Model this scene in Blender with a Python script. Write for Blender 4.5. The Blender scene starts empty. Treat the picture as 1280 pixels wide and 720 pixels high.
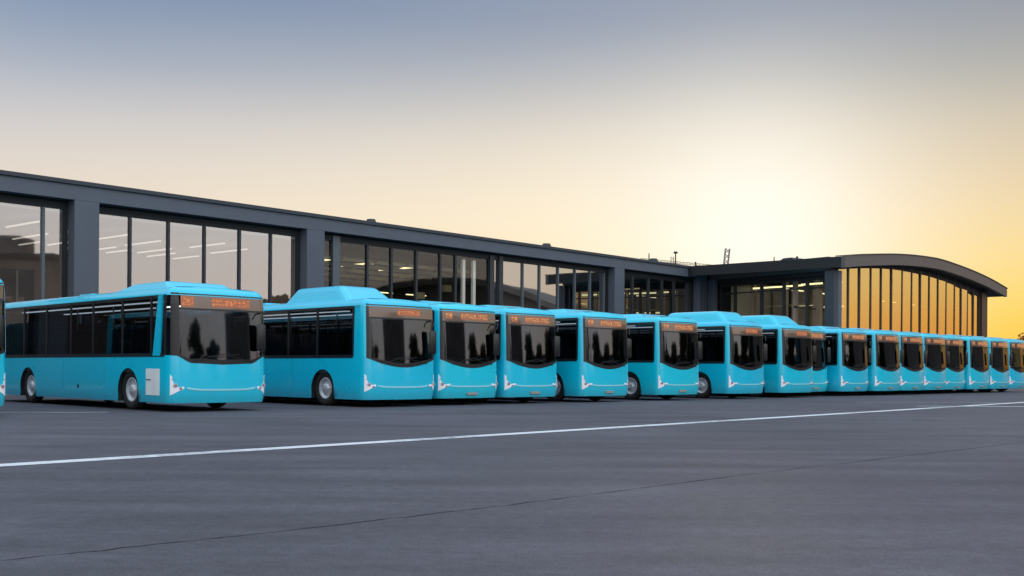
import bpy, bmesh, math, random
from mathutils import Vector, Matrix
random.seed(7)
sc = bpy.context.scene
C = sc.collection
R = math.radians

# ------------------------------------------------------------------ camera
CAMH = 1.01
cam_d = bpy.data.cameras.new('camera'); cam = bpy.data.objects.new('camera', cam_d); C.objects.link(cam)
cam_d.sensor_width = 36.0; cam_d.lens = 36*1396/1280
cam_d.shift_y = 102.4/1280
cam_d.clip_start = 0.1; cam_d.clip_end = 6000
cam.matrix_world = Matrix.Translation((0, 0, CAMH)) @ Matrix.Rotation(R(90), 4, 'X') @ Matrix.Rotation(R(0.4), 4, 'Z')
sc.camera = cam

# ------------------------------------------------------------------ view
sc.view_settings.view_transform = 'Standard'; sc.view_settings.look = 'None'
sc.view_settings.gamma = 1; sc.view_settings.exposure = 0.0
sc.view_settings.use_curve_mapping = False

# ------------------------------------------------------------------ world: low sun ahead on the right, cool sky overhead and behind
SUN_EL, SUN_AZ = R(6.6), R(12.2)
GLOW = (math.sin(SUN_AZ)*math.cos(SUN_EL), math.cos(SUN_AZ)*math.cos(SUN_EL), math.sin(SUN_EL))
def s2l(c):
    return tuple(((v/255)/12.92 if v/255 < .04045 else ((v/255+.055)/1.055)**2.4) for v in c)
w = bpy.data.worlds.new('World'); sc.world = w; w.use_nodes = True
nt = w.node_tree; N = nt.nodes; Lk = nt.links; N.clear()
def nd(t, **k):
    n = N.new(t)
    for a, v in k.items(): setattr(n, a, v)
    return n
def math_(op, a, b=None, c=None, clamp=False):
    n = nd('ShaderNodeMath', operation=op, use_clamp=clamp)
    for i, v in enumerate((a, b, c)):
        if v is None: continue
        if isinstance(v, (int, float)): n.inputs[i].default_value = v
        else: Lk.new(v, n.inputs[i])
    return n.outputs[0]
def ramp(fac, stops, interp='B_SPLINE'):
    n = nd('ShaderNodeValToRGB'); Lk.new(fac, n.inputs[0]); cr = n.color_ramp; cr.interpolation = interp
    while len(cr.elements) < len(stops): cr.elements.new(0.5)
    for e, (p, c) in zip(cr.elements, stops): e.position = p; e.color = (*c, 1)
    return n.outputs[0]
def mixc(f, a, b, mode='MIX'):
    n = nd('ShaderNodeMix', data_type='RGBA', blend_type=mode)
    if isinstance(f, (int, float)): n.inputs[0].default_value = f
    else: Lk.new(f, n.inputs[0])
    for i, v in ((6, a), (7, b)):
        if isinstance(v, tuple): n.inputs[i].default_value = (*v, 1)
        else: Lk.new(v, n.inputs[i])
    return n.outputs[2]
tc = nd('ShaderNodeTexCoord'); sep = nd('ShaderNodeSeparateXYZ'); Lk.new(tc.outputs['Generated'], sep.inputs[0])
X, Y, Z = sep.outputs
el = math_('MULTIPLY', math_('ARCSINE', Z), 180/math.pi)            # degrees
az = math_('MULTIPLY', math_('ARCTAN2', X, Y), 180/math.pi)         # degrees, + to the right
e = math_('DIVIDE', math_('MAXIMUM', el, 0.0), 45.0, clamp=True)
def P(deg): return deg/45.0
left = ramp(e, [(0, s2l((214,182,150))), (P(5), s2l((238,216,188))), (P(8.5), s2l((234,220,204))), (P(11.5), s2l((212,208,206))),
                (P(14.5), s2l((162,173,190))), (P(18), s2l((122,144,176))), (P(24), s2l((98,126,168))), (1, s2l((112,136,170)))])
mid = ramp(e, [(0, s2l((243,196,130))), (P(4.5), s2l((253,230,186))), (P(8), s2l((251,236,208))), (P(11.5), s2l((228,218,204))),
                (P(14.5), s2l((180,183,188))), (P(17.5), s2l((138,152,176))), (P(24), s2l((120,140,170))), (1, s2l((112,136,170)))])
right = ramp(e, [(0, s2l((250,180,30))), (P(2.4), s2l((253,206,66))), (P(5.2), s2l((250,220,140))), (P(8.5), s2l((236,212,172))),
                (P(12), s2l((204,194,176))), (P(14.5), s2l((170,171,168))), (P(17.5), s2l((142,150,166))), (P(24), s2l((124,140,166))), (1, s2l((112,136,170)))])
fm = math_('DIVIDE', math_('ADD', az, 24.0), 26.0, clamp=True)
fr = math_('DIVIDE', math_('SUBTRACT', az, 4.0), 20.0, clamp=True)
fr_s = math_('SMOOTH_MIN', fr, 1.0, 0.1)
sky = mixc(fr, mixc(fm, left, mid), right)
fright = ramp(e, [(0, (.95, .34, .04)), (P(2.5), (1.05, .48, .10)), (P(5), (1.02, .72, .28)), (P(10), s2l((214,196,156))), (P(16), s2l((170,172,172))), (1, s2l((120,140,168)))])
sky = mixc(math_('DIVIDE', math_('SUBTRACT', az, 27.0), 22.0, clamp=True), sky, fright)
# broad glow round the sun
dot = nd('ShaderNodeVectorMath', operation='DOT_PRODUCT'); Lk.new(tc.outputs['Generated'], dot.inputs[0]); dot.inputs[1].default_value = GLOW
ang = math_('MULTIPLY', math_('ARCCOSINE', math_('MINIMUM', dot.outputs['Value'], 1.0)), 180/math.pi)
g1 = math_('POWER', 2.718, math_('MULTIPLY', math_('POWER', math_('DIVIDE', ang, 6.3), 2.0), -1.0))
g2 = math_('POWER', 2.718, math_('MULTIPLY', math_('DIVIDE', ang, 9.0), -1.0))
sky = mixc(math_('MULTIPLY', g1, 0.85, clamp=True), sky, (1.03, 1.01, 0.94))
sky = mixc(math_('MULTIPLY', g2, 0.16, clamp=True), sky, (1.0, 0.94, 0.80))
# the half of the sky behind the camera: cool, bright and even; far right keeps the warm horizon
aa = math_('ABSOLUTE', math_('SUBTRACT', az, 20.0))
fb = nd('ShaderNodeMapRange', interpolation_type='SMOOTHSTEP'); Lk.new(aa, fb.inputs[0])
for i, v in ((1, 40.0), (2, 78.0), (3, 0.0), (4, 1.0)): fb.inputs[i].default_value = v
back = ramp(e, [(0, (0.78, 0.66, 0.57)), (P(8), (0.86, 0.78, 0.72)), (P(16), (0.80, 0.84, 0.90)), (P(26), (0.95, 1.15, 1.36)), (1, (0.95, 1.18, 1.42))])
# extra brightness added at the right rear to light the bus fronts
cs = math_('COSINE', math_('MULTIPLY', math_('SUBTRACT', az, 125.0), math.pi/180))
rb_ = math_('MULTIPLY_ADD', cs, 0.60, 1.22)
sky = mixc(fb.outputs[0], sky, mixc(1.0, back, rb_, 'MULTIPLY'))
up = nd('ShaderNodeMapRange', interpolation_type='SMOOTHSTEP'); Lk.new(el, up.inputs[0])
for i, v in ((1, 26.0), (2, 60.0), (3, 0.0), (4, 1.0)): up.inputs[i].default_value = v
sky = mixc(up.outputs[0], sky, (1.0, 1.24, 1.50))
# faint large scale unevenness, like thin high cloud
no = nd('ShaderNodeTexNoise'); no.inputs['Scale'].default_value = 2.2; no.inputs['Detail'].default_value = 3
mp = nd('ShaderNodeMapping'); mp.inputs['Scale'].default_value = (1, 1, 5); Lk.new(tc.outputs['Generated'], mp.inputs[0]); Lk.new(mp.outputs[0], no.inputs['Vector'])
nf = math_('MULTIPLY_ADD', no.outputs['Fac'], 0.07, 0.965)
sky = mixc(1.0, sky, nf, 'MULTIPLY')
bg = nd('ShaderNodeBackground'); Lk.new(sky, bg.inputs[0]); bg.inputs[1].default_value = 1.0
st = nd('ShaderNodeTexSky', sky_type='NISHITA'); st.sun_disc = False; st.sun_elevation = SUN_EL; st.sun_rotation = SUN_AZ
bg2 = nd('ShaderNodeBackground'); Lk.new(st.outputs[0], bg2.inputs[0]); bg2.inputs[1].default_value = 0.002
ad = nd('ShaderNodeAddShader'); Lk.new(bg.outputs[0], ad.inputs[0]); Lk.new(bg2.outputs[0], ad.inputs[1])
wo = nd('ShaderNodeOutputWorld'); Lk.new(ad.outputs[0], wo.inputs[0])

sd = bpy.data.lights.new('sun', 'SUN'); sun = bpy.data.objects.new('sun', sd); C.objects.link(sun)
sd.energy = 0.25; sd.angle = R(4.0); sd.color = (1.0, 0.78, 0.5)
sun.rotation_euler = Vector(GLOW).to_track_quat('Z', 'Y').to_euler()

# ------------------------------------------------------------------ materials
M = {}
def pbr(name, col, rough=.5, metal=0., coat=0., spec=.5, emit=None, es=0., noise=None, bump=None):
    m = bpy.data.materials.new(name); m.use_nodes = True; t = m.node_tree
    b = t.nodes['Principled BSDF']; b.inputs['Base Color'].default_value = (*col, 1)
    b.inputs['Roughness'].default_value = rough; b.inputs['Metallic'].default_value = metal
    b.inputs['Coat Weight'].default_value = coat; b.inputs['Coat Roughness'].default_value = .06
    b.inputs['Specular IOR Level'].default_value = spec
    if emit: b.inputs['Emission Color'].default_value = (*emit, 1); b.inputs['Emission Strength'].default_value = es
    if noise:
        sc_, amt = noise
        tx = t.nodes.new('ShaderNodeTexCoord'); n = t.nodes.new('ShaderNodeTexNoise'); n.inputs['Scale'].default_value = sc_; n.inputs['Detail'].default_value = 5
        t.links.new(tx.outputs['Object'], n.inputs['Vector'])
        mr = t.nodes.new('ShaderNodeMapRange'); mr.inputs[1].default_value = .3; mr.inputs[2].default_value = .7
        mr.inputs[3].default_value = 1-amt; mr.inputs[4].default_value = 1+amt; t.links.new(n.outputs['Fac'], mr.inputs[0])
        mx = t.nodes.new('ShaderNodeMix'); mx.data_type = 'RGBA'; mx.blend_type = 'MULTIPLY'; mx.inputs[0].default_value = 1
        mx.inputs[6].default_value = (*col, 1); t.links.new(mr.outputs[0], mx.inputs[7]); t.links.new(mx.outputs[2], b.inputs['Base Color'])
        mr2 = t.nodes.new('ShaderNodeMapRange'); mr2.inputs[3].default_value = max(rough-.08, 0.02); mr2.inputs[4].default_value = rough+.12
        t.links.new(n.outputs['Fac'], mr2.inputs[0]); t.links.new(mr2.outputs[0], b.inputs['Roughness'])
        if bump:
            bp = t.nodes.new('ShaderNodeBump'); bp.inputs['Strength'].default_value = bump; t.links.new(n.outputs['Fac'], bp.inputs['Height']); t.links.new(bp.outputs[0], b.inputs['Normal'])
    M[name] = m; return m
def glass(name, tint, refl0, refl1, rough=.02, fac_noise=0, gcol=(.95, .97, 1)):
    """a pane: tinted see-through mixed with mirror by facing angle"""
    m = bpy.data.materials.new(name); m.use_nodes = True; t = m.node_tree; t.nodes.clear()
    o = t.nodes.new('ShaderNodeOutputMaterial'); mx = t.nodes.new('ShaderNodeMixShader')
    tr = t.nodes.new('ShaderNodeBsdfTransparent'); tr.inputs[0].default_value = (*tint, 1)
    gl = t.nodes.new('ShaderNodeBsdfGlossy'); gl.inputs['Roughness'].default_value = rough; gl.inputs[0].default_value = (*gcol, 1)
    lw = t.nodes.new('ShaderNodeLayerWeight'); lw.inputs[0].default_value = .35
    mr = t.nodes.new('ShaderNodeMapRange'); mr.inputs[3].default_value = refl0; mr.inputs[4].default_value = refl1
    t.links.new(lw.outputs['Facing'], mr.inputs[0]); t.links.new(mr.outputs[0], mx.inputs[0])
    t.links.new(tr.outputs[0], mx.inputs[1]); t.links.new(gl.outputs[0], mx.inputs[2]); t.links.new(mx.outputs[0], o.inputs[0])
    if fac_noise:
        tx = t.nodes.new('ShaderNodeTexCoord'); n = t.nodes.new('ShaderNodeTexNoise'); n.inputs['Scale'].default_value = .35
        bp = t.nodes.new('ShaderNodeBump'); bp.inputs['Strength'].default_value = fac_noise; bp.inputs['Distance'].default_value = .05
        t.links.new(tx.outputs['Object'], n.inputs[0]); t.links.new(n.outputs['Fac'], bp.inputs['Height']); t.links.new(bp.outputs[0], gl.inputs['Normal'])
    M[name] = m; return m

# bus paint: slightly different per vehicle, fine dirt towards nothing in particular
def bus_paint():
    m = pbr('bus_paint', (.003, .60, .84), .28, coat=.75, spec=.5)
    t = m.node_tree; b = t.nodes['Principled BSDF']
    oi = t.nodes.new('ShaderNodeObjectInfo'); tx = t.nodes.new('ShaderNodeTexCoord')
    n = t.nodes.new('ShaderNodeTexNoise'); n.inputs['Scale'].default_value = 1.7; n.inputs['Detail'].default_value = 6; n.inputs['Roughness'].default_value = .65
    t.links.new(tx.outputs['Object'], n.inputs[0])
    a = t.nodes.new('ShaderNodeMath'); a.operation = 'MULTIPLY_ADD'; a.inputs[1].default_value = .10; a.inputs[2].default_value = .95
    t.links.new(n.outputs['Fac'], a.inputs[0])
    hs = t.nodes.new('ShaderNodeHueSaturation'); hs.inputs['Color'].default_value = (.003, .60, .84, 1)
    h = t.nodes.new('ShaderNodeMath'); h.operation = 'MULTIPLY_ADD'; h.inputs[1].default_value = .016; h.inputs[2].default_value = .493
    t.links.new(oi.outputs['Random'], h.inputs[0]); t.links.new(h.outputs[0], hs.inputs['Hue']); t.links.new(a.outputs[0], hs.inputs['Value'])
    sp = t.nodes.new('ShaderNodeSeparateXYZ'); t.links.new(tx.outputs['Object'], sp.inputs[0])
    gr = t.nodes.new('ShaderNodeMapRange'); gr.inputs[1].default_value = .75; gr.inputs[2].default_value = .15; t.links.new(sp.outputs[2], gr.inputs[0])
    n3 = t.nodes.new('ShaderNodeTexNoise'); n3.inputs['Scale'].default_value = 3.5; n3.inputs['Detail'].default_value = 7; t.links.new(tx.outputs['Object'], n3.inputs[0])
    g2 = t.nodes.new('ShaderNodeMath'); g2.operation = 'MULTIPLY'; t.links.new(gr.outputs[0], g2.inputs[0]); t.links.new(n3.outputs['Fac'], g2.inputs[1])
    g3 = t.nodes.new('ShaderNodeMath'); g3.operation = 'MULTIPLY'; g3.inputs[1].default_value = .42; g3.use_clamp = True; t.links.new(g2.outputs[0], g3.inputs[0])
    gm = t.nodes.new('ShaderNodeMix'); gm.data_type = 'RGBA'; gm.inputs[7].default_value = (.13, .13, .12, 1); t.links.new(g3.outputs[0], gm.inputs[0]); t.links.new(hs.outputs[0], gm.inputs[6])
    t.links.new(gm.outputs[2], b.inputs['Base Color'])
    r = t.nodes.new('ShaderNodeMath'); r.operation = 'MULTIPLY_ADD'; r.inputs[1].default_value = .25; r.inputs[2].default_value = .18
    t.links.new(n.outputs['Fac'], r.inputs[0]); t.links.new(r.outputs[0], b.inputs['Roughness'])
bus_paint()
pbr('black_trim', (.012, .013, .016), .35)
pbr('rubber', (.014, .014, .015), .85, noise=(9, .3))
pbr('rim_metal', (.62, .63, .67), .42, metal=.4, noise=(6, .15))
pbr('white_panel', (.90, .92, .93), .35, coat=.3, noise=(3, .06))
pbr('silver_trim', (.38, .78, .88), .25, metal=.1, coat=.5)
pbr('headlight_glass', (.66, .68, .76), .12, coat=1.0, emit=(1, .93, .97), es=.22)
pbr('lamp_lens', (.34, .20, .24), .12, coat=1)
pbr('sign_face', (.15, .09, .062), .22, coat=.8)  # brown tone holds the reflection of the warm sky
pbr('led_field', (.20, .07, .035), .4, emit=(.9, .30, .13), es=.22)
pbr('led_amber', (.5, .16, .05), .5, emit=(1.0, .36, .16), es=.42)
pbr('led_yellow', (.5, .3, .1), .5, emit=(1.0, .50, .26), es=.42)
pbr('dark_interior', (.035, .037, .042), .8)
pbr('cabin_ceiling', (.16, .165, .17), .7)
pbr('seat_fabric', (.022, .04, .07), .9)
pbr('cabin_teal', (.01, .16, .25), .6)
pbr('pole_metal', (.5, .5, .48), .3, metal=.6)
pbr('cabin_lamp', (.8, .8, .8), .5, emit=(.9, .95, 1), es=1.6)
glass('windshield_glass', (.20, .22, .23), .055, .32, rough=.05, fac_noise=.16, gcol=(.74, .80, .90))
glass('side_glass', (.20, .23, .26), .022, .20, fac_noise=.05)
pbr('roof_metal', (.030, .036, .050), .55, noise=(.7, .10))
pbr('slate_cladding', (.082, .096, .128), .55, noise=(1.2, .08))
pbr('brown_cladding', (.105, .086, .084), .55, noise=(1.2, .10))
pbr('soffit_black', (.010, .011, .014), .7)
pbr('mullion_dark', (.022, .026, .034), .5)
pbr('mullion_bronze', (.045, .024, .020), .5)
pbr('mullion_steel', (.085, .105, .125), .45)
pbr('white_column', (.85, .82, .78), .6)
pbr('pale_ceiling', (.68, .68, .65), .85, noise=(.5, .06))
pbr('beige_wall', (.55, .40, .32), .85, noise=(.25, .10))
pbr('brown_wall', (.07, .048, .04), .85, noise=(.6, .35))
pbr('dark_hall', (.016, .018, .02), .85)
pbr('olive_wall', (.42, .37, .22), .85, noise=(.6, .2))
pbr('hall_floor', (.16, .15, .14), .6)
pbr('strip_light', (.9, .9, .9), .5, emit=(1, .92, .80), es=.55)
pbr('dim_lamp', (.9, .85, .6), .5, emit=(.95, .85, .45), es=1.6)
pbr('yellow_sign', (.55, .40, .03), .6)
pbr('shelf_metal', (.30, .29, .27), .6)
pbr('carton', (.30, .17, .10), .8, noise=(2, .3))
pbr('concrete', (.28, .27, .26), .85, noise=(1.5, .1))
glass('hall_glass', (.88, .87, .85), .28, .68, fac_noise=.02)
glass('hall_glass_dark', (.85, .85, .82), .02, .22, fac_noise=.03)
glass('hall_glass_mirror', (.22, .21, .20), .30, .80, fac_noise=.03)
glass('hall_glass_gold', (.85, .72, .5), .44, .90, fac_noise=.06, gcol=(1.0, .95, .72))
pbr('far_building', (.20, .17, .155), .8, noise=(.3, .3))
pbr('bark', (.06, .045, .035), .9)
pbr('leaf', (.035, .05, .02), .8, noise=(3, .4))
pbr('leaf_rust', (.34, .09, .02), .8, noise=(3, .4))
pbr('far_green', (.045, .045, .03), .9, noise=(.05, .4))
pbr('vent_dark', (.03, .032, .04), .6)
pbr('crane_yellow', (.55, .50, .34), .6)
pbr('crane_haze_grey', (.26, .25, .22), .6)  # lightened, distance haze is mixed into this colour

def asphalt(name, base, var):
    m = bpy.data.materials.new(name); m.use_nodes = True; t = m.node_tree; b = t.nodes['Principled BSDF']
    tx = t.nodes.new('ShaderNodeTexCoord')
    def noise(scale, detail, rot=0, sx=1, sy=1, rough=.55):
        mp = t.nodes.new('ShaderNodeMapping'); mp.inputs['Rotation'].default_value = (0, 0, rot); mp.inputs['Scale'].default_value = (sx, sy, 1)
        n = t.nodes.new('ShaderNodeTexNoise'); n.inputs['Scale'].default_value = scale; n.inputs['Detail'].default_value = detail; n.inputs['Roughness'].default_value = rough
        t.links.new(tx.outputs['Object'], mp.inputs[0]); t.links.new(mp.outputs[0], n.inputs['Vector']); return n.outputs['Fac']
    def ma(op, a, b_, c=None):
        n = t.nodes.new('ShaderNodeMath'); n.operation = op
        for i, v in enumerate((a, b_, c)):
            if v is None: continue
            if isinstance(v, (int, float)): n.inputs[i].default_value = v
            else: t.links.new(v, n.inputs[i])
        return n.outputs[0]
    big = noise(.16, 4); streak = noise(.8, 4, R(-20), .22, 1.5); mot = noise(1.3, 5, R(10), .6, 1.0, .7); grain = noise(55, 3, rough=.8); grain2 = noise(160, 2, rough=.8)
    v = ma('MULTIPLY_ADD', big, 1.0*var, 1-.5*var)
    v = ma('MULTIPLY', v, ma('MULTIPLY_ADD', streak, 1.1*var, 1-.55*var))
    v = ma('MULTIPLY', v, ma('MULTIPLY_ADD', mot, .9*var, 1-.45*var))
    v = ma('MULTIPLY', v, ma('MULTIPLY_ADD', grain, 1.8*var, 1-.9*var))
    v = ma('MULTIPLY', v, ma('MULTIPLY_ADD', grain2, 1.2*var, 1-.6*var))
    v = ma('MULTIPLY', v, ma('MULTIPLY_ADD', noise(9, 4, rough=.7), .9*var, 1-.45*var))
    mx = t.nodes.new('ShaderNodeMix'); mx.data_type = 'RGBA'; mx.blend_type = 'MULTIPLY'; mx.inputs[0].default_value = 1; mx.inputs[6].default_value = (*base, 1)
    t.links.new(v, mx.inputs[7]); t.links.new(mx.outputs[2], b.inputs['Base Color'])
    t.links.new(ma('MULTIPLY_ADD', mot, .25, .55), b.inputs['Roughness']); b.inputs['Specular IOR Level'].default_value = .22
    bp = t.nodes.new('ShaderNodeBump'); bp.inputs['Strength'].default_value = .5; bp.inputs['Distance'].default_value = .012
    t.links.new(grain, bp.inputs['Height']); t.links.new(bp.outputs[0], b.inputs['Normal'])
    M[name] = m
asphalt('asphalt', (.090, .083, .100), 1.0)
asphalt('tar', (.074, .070, .083), 1.0)
def road_paint():
    m = pbr('road_paint', (.74, .74, .76), .6); t = m.node_tree; b = t.nodes['Principled BSDF']
    tx = t.nodes.new('ShaderNodeTexCoord'); n = t.nodes.new('ShaderNodeTexNoise'); n.inputs['Scale'].default_value = 6; n.inputs['Detail'].default_value = 6; n.inputs['Roughness'].default_value = .7
    n2 = t.nodes.new('ShaderNodeTexNoise'); n2.inputs['Scale'].default_value = .35
    t.links.new(tx.outputs['Object'], n.inputs[0]); t.links.new(tx.outputs['Object'], n2.inputs[0])
    a = t.nodes.new('ShaderNodeMath'); a.operation = 'ADD'; t.links.new(n.outputs['Fac'], a.inputs[0]); t.links.new(n2.outputs['Fac'], a.inputs[1])
    r = t.nodes.new('ShaderNodeValToRGB'); r.color_ramp.elements[0].position = .38; r.color_ramp.elements[0].color = (.28, .28, .31, 1)
    r.color_ramp.elements[1].position = .50; r.color_ramp.elements[1].color = (.70, .70, .73, 1)
    d = t.nodes.new('ShaderNodeMath'); d.operation = 'MULTIPLY'; d.inputs[1].default_value = .5; t.links.new(a.outputs[0], d.inputs[0])
    t.links.new(d.outputs[0], r.inputs[0]); t.links.new(r.outputs[0], b.inputs['Base Color'])
road_paint()

# ------------------------------------------------------------------ helpers
def obj(name, bm, mat, parent=None, smooth=False, **tags):
    me = bpy.data.meshes.new(name); bm.normal_update(); bm.to_mesh(me); bm.free()
    me.materials.append(M[mat])
    if smooth:
        for p in me.polygons: p.use_smooth = True
    o = bpy.data.objects.new(name, me); C.objects.link(o)
    if parent is not None: o.parent = parent
    for k, v in tags.items(): o[k] = v
    return o
def thing(name, label, cat, loc=(0, 0, 0), rz=0, group=None):
    o = bpy.data.objects.new(name, None); C.objects.link(o); o.empty_display_size = .3
    o.location = loc; o.rotation_euler = (0, 0, rz); o['label'] = label; o['category'] = cat
    if group: o['group'] = group
    return o
def box(bm, x0, x1, y0, y1, z0, z1, bev=0, mtx=None):
    v = [bm.verts.new(p) for p in ((x0,y0,z0),(x1,y0,z0),(x1,y1,z0),(x0,y1,z0),(x0,y0,z1),(x1,y0,z1),(x1,y1,z1),(x0,y1,z1))]
    fs = [bm.faces.new([v[i] for i in f]) for f in ((3,2,1,0),(4,5,6,7),(0,1,5,4),(1,2,6,5),(2,3,7,6),(3,0,4,7))]
    if bev:
        ed = list({e for f in fs for e in f.edges})
        r = bmesh.ops.bevel(bm, geom=ed, offset=bev, segments=2, affect='EDGES', profile=.5)
    if mtx is not None:
        bmesh.ops.transform(bm, matrix=mtx, verts=v)
def nbox(*a, **k):
    bm = bmesh.new(); box(bm, *a, **k); return bm
def tube(bm, p, q, r, r2=None, seg=10):
    p = Vector(p); q = Vector(q); d = q-p; r2 = r if r2 is None else r2
    m = Matrix.Translation((p+q)/2) @ d.to_track_quat('Z', 'Y').to_matrix().to_4x4()
    bmesh.ops.create_cone(bm, cap_ends=True, segments=seg, radius1=r, radius2=r2, depth=d.length, matrix=m)
def lathe_x(bm, prof, seg=32, cx=0, cy=0, cz=0, sgn=1):
    """profile [(x, r)] spun round the x axis"""
    rings = []
    for x, r in prof:
        rings.append([bm.verts.new((cx+sgn*x, cy+r*math.cos(2*math.pi*k/seg), cz+r*math.sin(2*math.pi*k/seg))) for k in range(seg)])
    for a, b in zip(rings, rings[1:]):
        for k in range(seg):
            f = (a[k], a[(k+1) % seg], b[(k+1) % seg], b[k])
            bm.faces.new(f if sgn > 0 else f[::-1])
    return rings

# ------------------------------------------------------------------ ground and markings
def sheet(name, pts, z, mat, **k):
    bm = bmesh.new(); bm.faces.new([bm.verts.new((x, y, z)) for x, y in pts]); return obj(name, bm, mat, kind='structure', **k)
sheet('ground', [(-3000,-1500),(3000,-1500),(3000,4500),(-3000,4500)], 0, 'asphalt')
def ribbon(name, pts, wdt, z, mat):
    bm = bmesh.new(); prev = None
    n = len(pts)
    for i, (x, y) in enumerate(pts):
        a = Vector(pts[max(i-1, 0)]); b = Vector(pts[min(i+1, n-1)]); d = (b-a).normalized(); nn = Vector((-d.y, d.x))*(wdt if not callable(wdt) else wdt(i))/2
        cur = (bm.verts.new((x+nn.x, y+nn.y, z)), bm.verts.new((x-nn.x, y-nn.y, z)))
        if prev: bm.faces.new((prev[0], prev[1], cur[1], cur[0]))
        prev = cur
    return obj(name, bm, mat, kind='structure')
d_ = Vector((17.89+5.21, 39.02-11.36)).normalized()
ribbon('painted_line', [(-5.21+d_.x*t, 11.36+d_.y*t) for t in (-14, 0, 10, 20, 30, 36, 60)], .31, .004, 'road_paint')
ribbon('cross_line', [(12.2, 33.6), (14.5, 33.8), (20, 34.3), (30, 35.2)], .34, .008, 'road_paint')
ribbon('bay_line', [(-11.4, 24.46), (-9.0, 24.9)], .13, .004, 'road_paint')
ribbon('bay_line', [(11.6, 37.6), (14.0, 37.9), (17.2, 38.3)], .10, .004, 'road_paint')
def wiggle(pts, n, amp, seed):
    rnd = random.Random(seed); out = []
    for (a, b) in zip(pts, pts[1:]):
        for k in range(n):
            t = k/n; out.append((a[0]+(b[0]-a[0])*t+rnd.uniform(-amp, amp), a[1]+(b[1]-a[1])*t+rnd.uniform(-amp, amp)))
    out.append(pts[-1]); return out
rw = random.Random(3)
ribbon('tar_seam', wiggle([(-4.2,4.4),(-2.57,5.88),(-1.56,6.78),(0,8.36),(2.58,11.25),(7.5,16.37),(13,21.5)], 22, .016, 5), lambda i: .004+.022*rw.random(), .004, 'tar')

# ------------------------------------------------------------------ city bus
BL, BW = 11.2, 2.55
HW = BW/2
def outline():
    """plan outline from left rear over the front to right rear: (x, y, nx, ny, tag)"""
    pts = []
    rc = .26; bow = .11
    ys = set([BL-.18, rc+.06, .58])
    y = rc+.06
    while y < BL-.18: ys.add(round(y, 3)); y += .22
    for c in WHEELS:
        for k in range(-12, 13): ys.add(round(c+ARCH*math.sin(math.pi/2*k/12), 4))
        ys.add(c-ARCH-.004); ys.add(c+ARCH+.004)
    for y in sorted(ys, reverse=True): pts.append((-HW, y, -1, 0, 'side'))
    fx = HW-rc
    # front corner: super-elliptic blend into the bowed front
    for k in range(1, 10):
        a = math.pi/2*k/10
        pts.append((-fx-rc*math.cos(a), rc+.06-(rc+.06-.012)*math.sin(a), -math.cos(a), -math.sin(a), 'corner'))
    for k in range(0, 33):
        x = -fx+2*fx*k/32
        sl = 2*bow*x/(fx*fx)*.6
        y = .012-(bow*.6)*(1-(x/fx)**2)
        n = Vector((sl, -1)).normalized(); pts.append((x, y, n.x, n.y, 'front'))
    left = [p for p in pts if p[4] != 'front']
    for p in reversed(left): pts.append((-p[0], p[1], -p[2], p[3], p[4]))
    return pts
WHEELS = (2.12, 8.2); ARCH = .53; WR = .475
PTS = outline(); NP = len(PTS)
ZR = 2.62   # where the roof cove starts
def surf(i, z, off=0):
    x, y, nx, ny, tg = PTS[i]
    r = .25
    ins = 0
    if z < .42: ins += (.42-z)**2*.55
    if z > 1.3: ins += .020*((z-1.3)/1.3)
    if z > ZR: dz = min(z-ZR, r); ins += r-math.sqrt(max(r*r-dz*dz, 0))
    ins -= off
    fr = max(-ny, 0)
    rake = fr*(.0+(.06*((z-1.15)/1.6)**1.6 if z > 1.15 else 0) + (.05*(1.15-z)/1.0 if z < .5 else 0))
    if z < .5: rake = fr*.03*(.5-z)/.3
    return Vector((x-nx*ins, y-ny*ins+rake, z))
def band(bm, idx, zlo, zhi, nz=1, off=0, thick=0):
    lo = zlo if callable(zlo) else (lambda i: zlo); hi = zhi if callable(zhi) else (lambda i: zhi)
    cols = []
    for i in idx:
        a, b = lo(i), hi(i)
        cols.append([bm.verts.new(surf(i, a+(b-a)*k/nz, off)) for k in range(nz+1)])
    for c, d in zip(cols, cols[1:]):
        for k in range(nz): bm.faces.new((c[k], d[k], d[k+1], c[k+1]))
    if thick:   # rim back to the surface so nothing is paper thin
        ring = [c[0] for c in cols]+cols[-1][1:]+[c[-1] for c in reversed(cols[:-1])]+list(reversed(cols[0][1:-1]))
        idxs = [(i, lo(i)) for i in idx]+[(idx[-1], lo(idx[-1])+(hi(idx[-1])-lo(idx[-1]))*k/nz) for k in range(1, nz+1)]+[(i, hi(i)) for i in reversed(idx[:-1])]+[(idx[0], lo(idx[0])+(hi(idx[0])-lo(idx[0]))*k/nz) for k in range(nz-1, 0, -1)]
        inner = [bm.verts.new(surf(i, z, off-thick)) for i, z in idxs]
        n = len(ring)
        for k in range(n):
            bm.faces.new((ring[k], inner[k], inner[(k+1) % n], ring[(k+1) % n]))
IDX = range(NP)
def side_idx(sgn, y0, y1):
    r = [i for i in range(len(PTS)) if PTS[i][4] == 'side' and PTS[i][0]*sgn > 0 and y0-1e-4 <= PTS[i][1] <= y1+1e-4]
    return r
def front_idx(xa, xb):
    return [i for i in IDX if PTS[i][4] != 'side' and xa-1e-4 <= PTS[i][0] <= xb+1e-4]
def arch_lo(base):
    def f(i):
        x, y, nx, ny, tg = PTS[i]
        if tg == 'side':
            for c in WHEELS:
                if abs(y-c) <= ARCH+.001: return .46+math.sqrt(max(ARCH*ARCH-(y-c)**2, 0))
        return base
    return f
FX = HW-.02
HALF = {}
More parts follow.
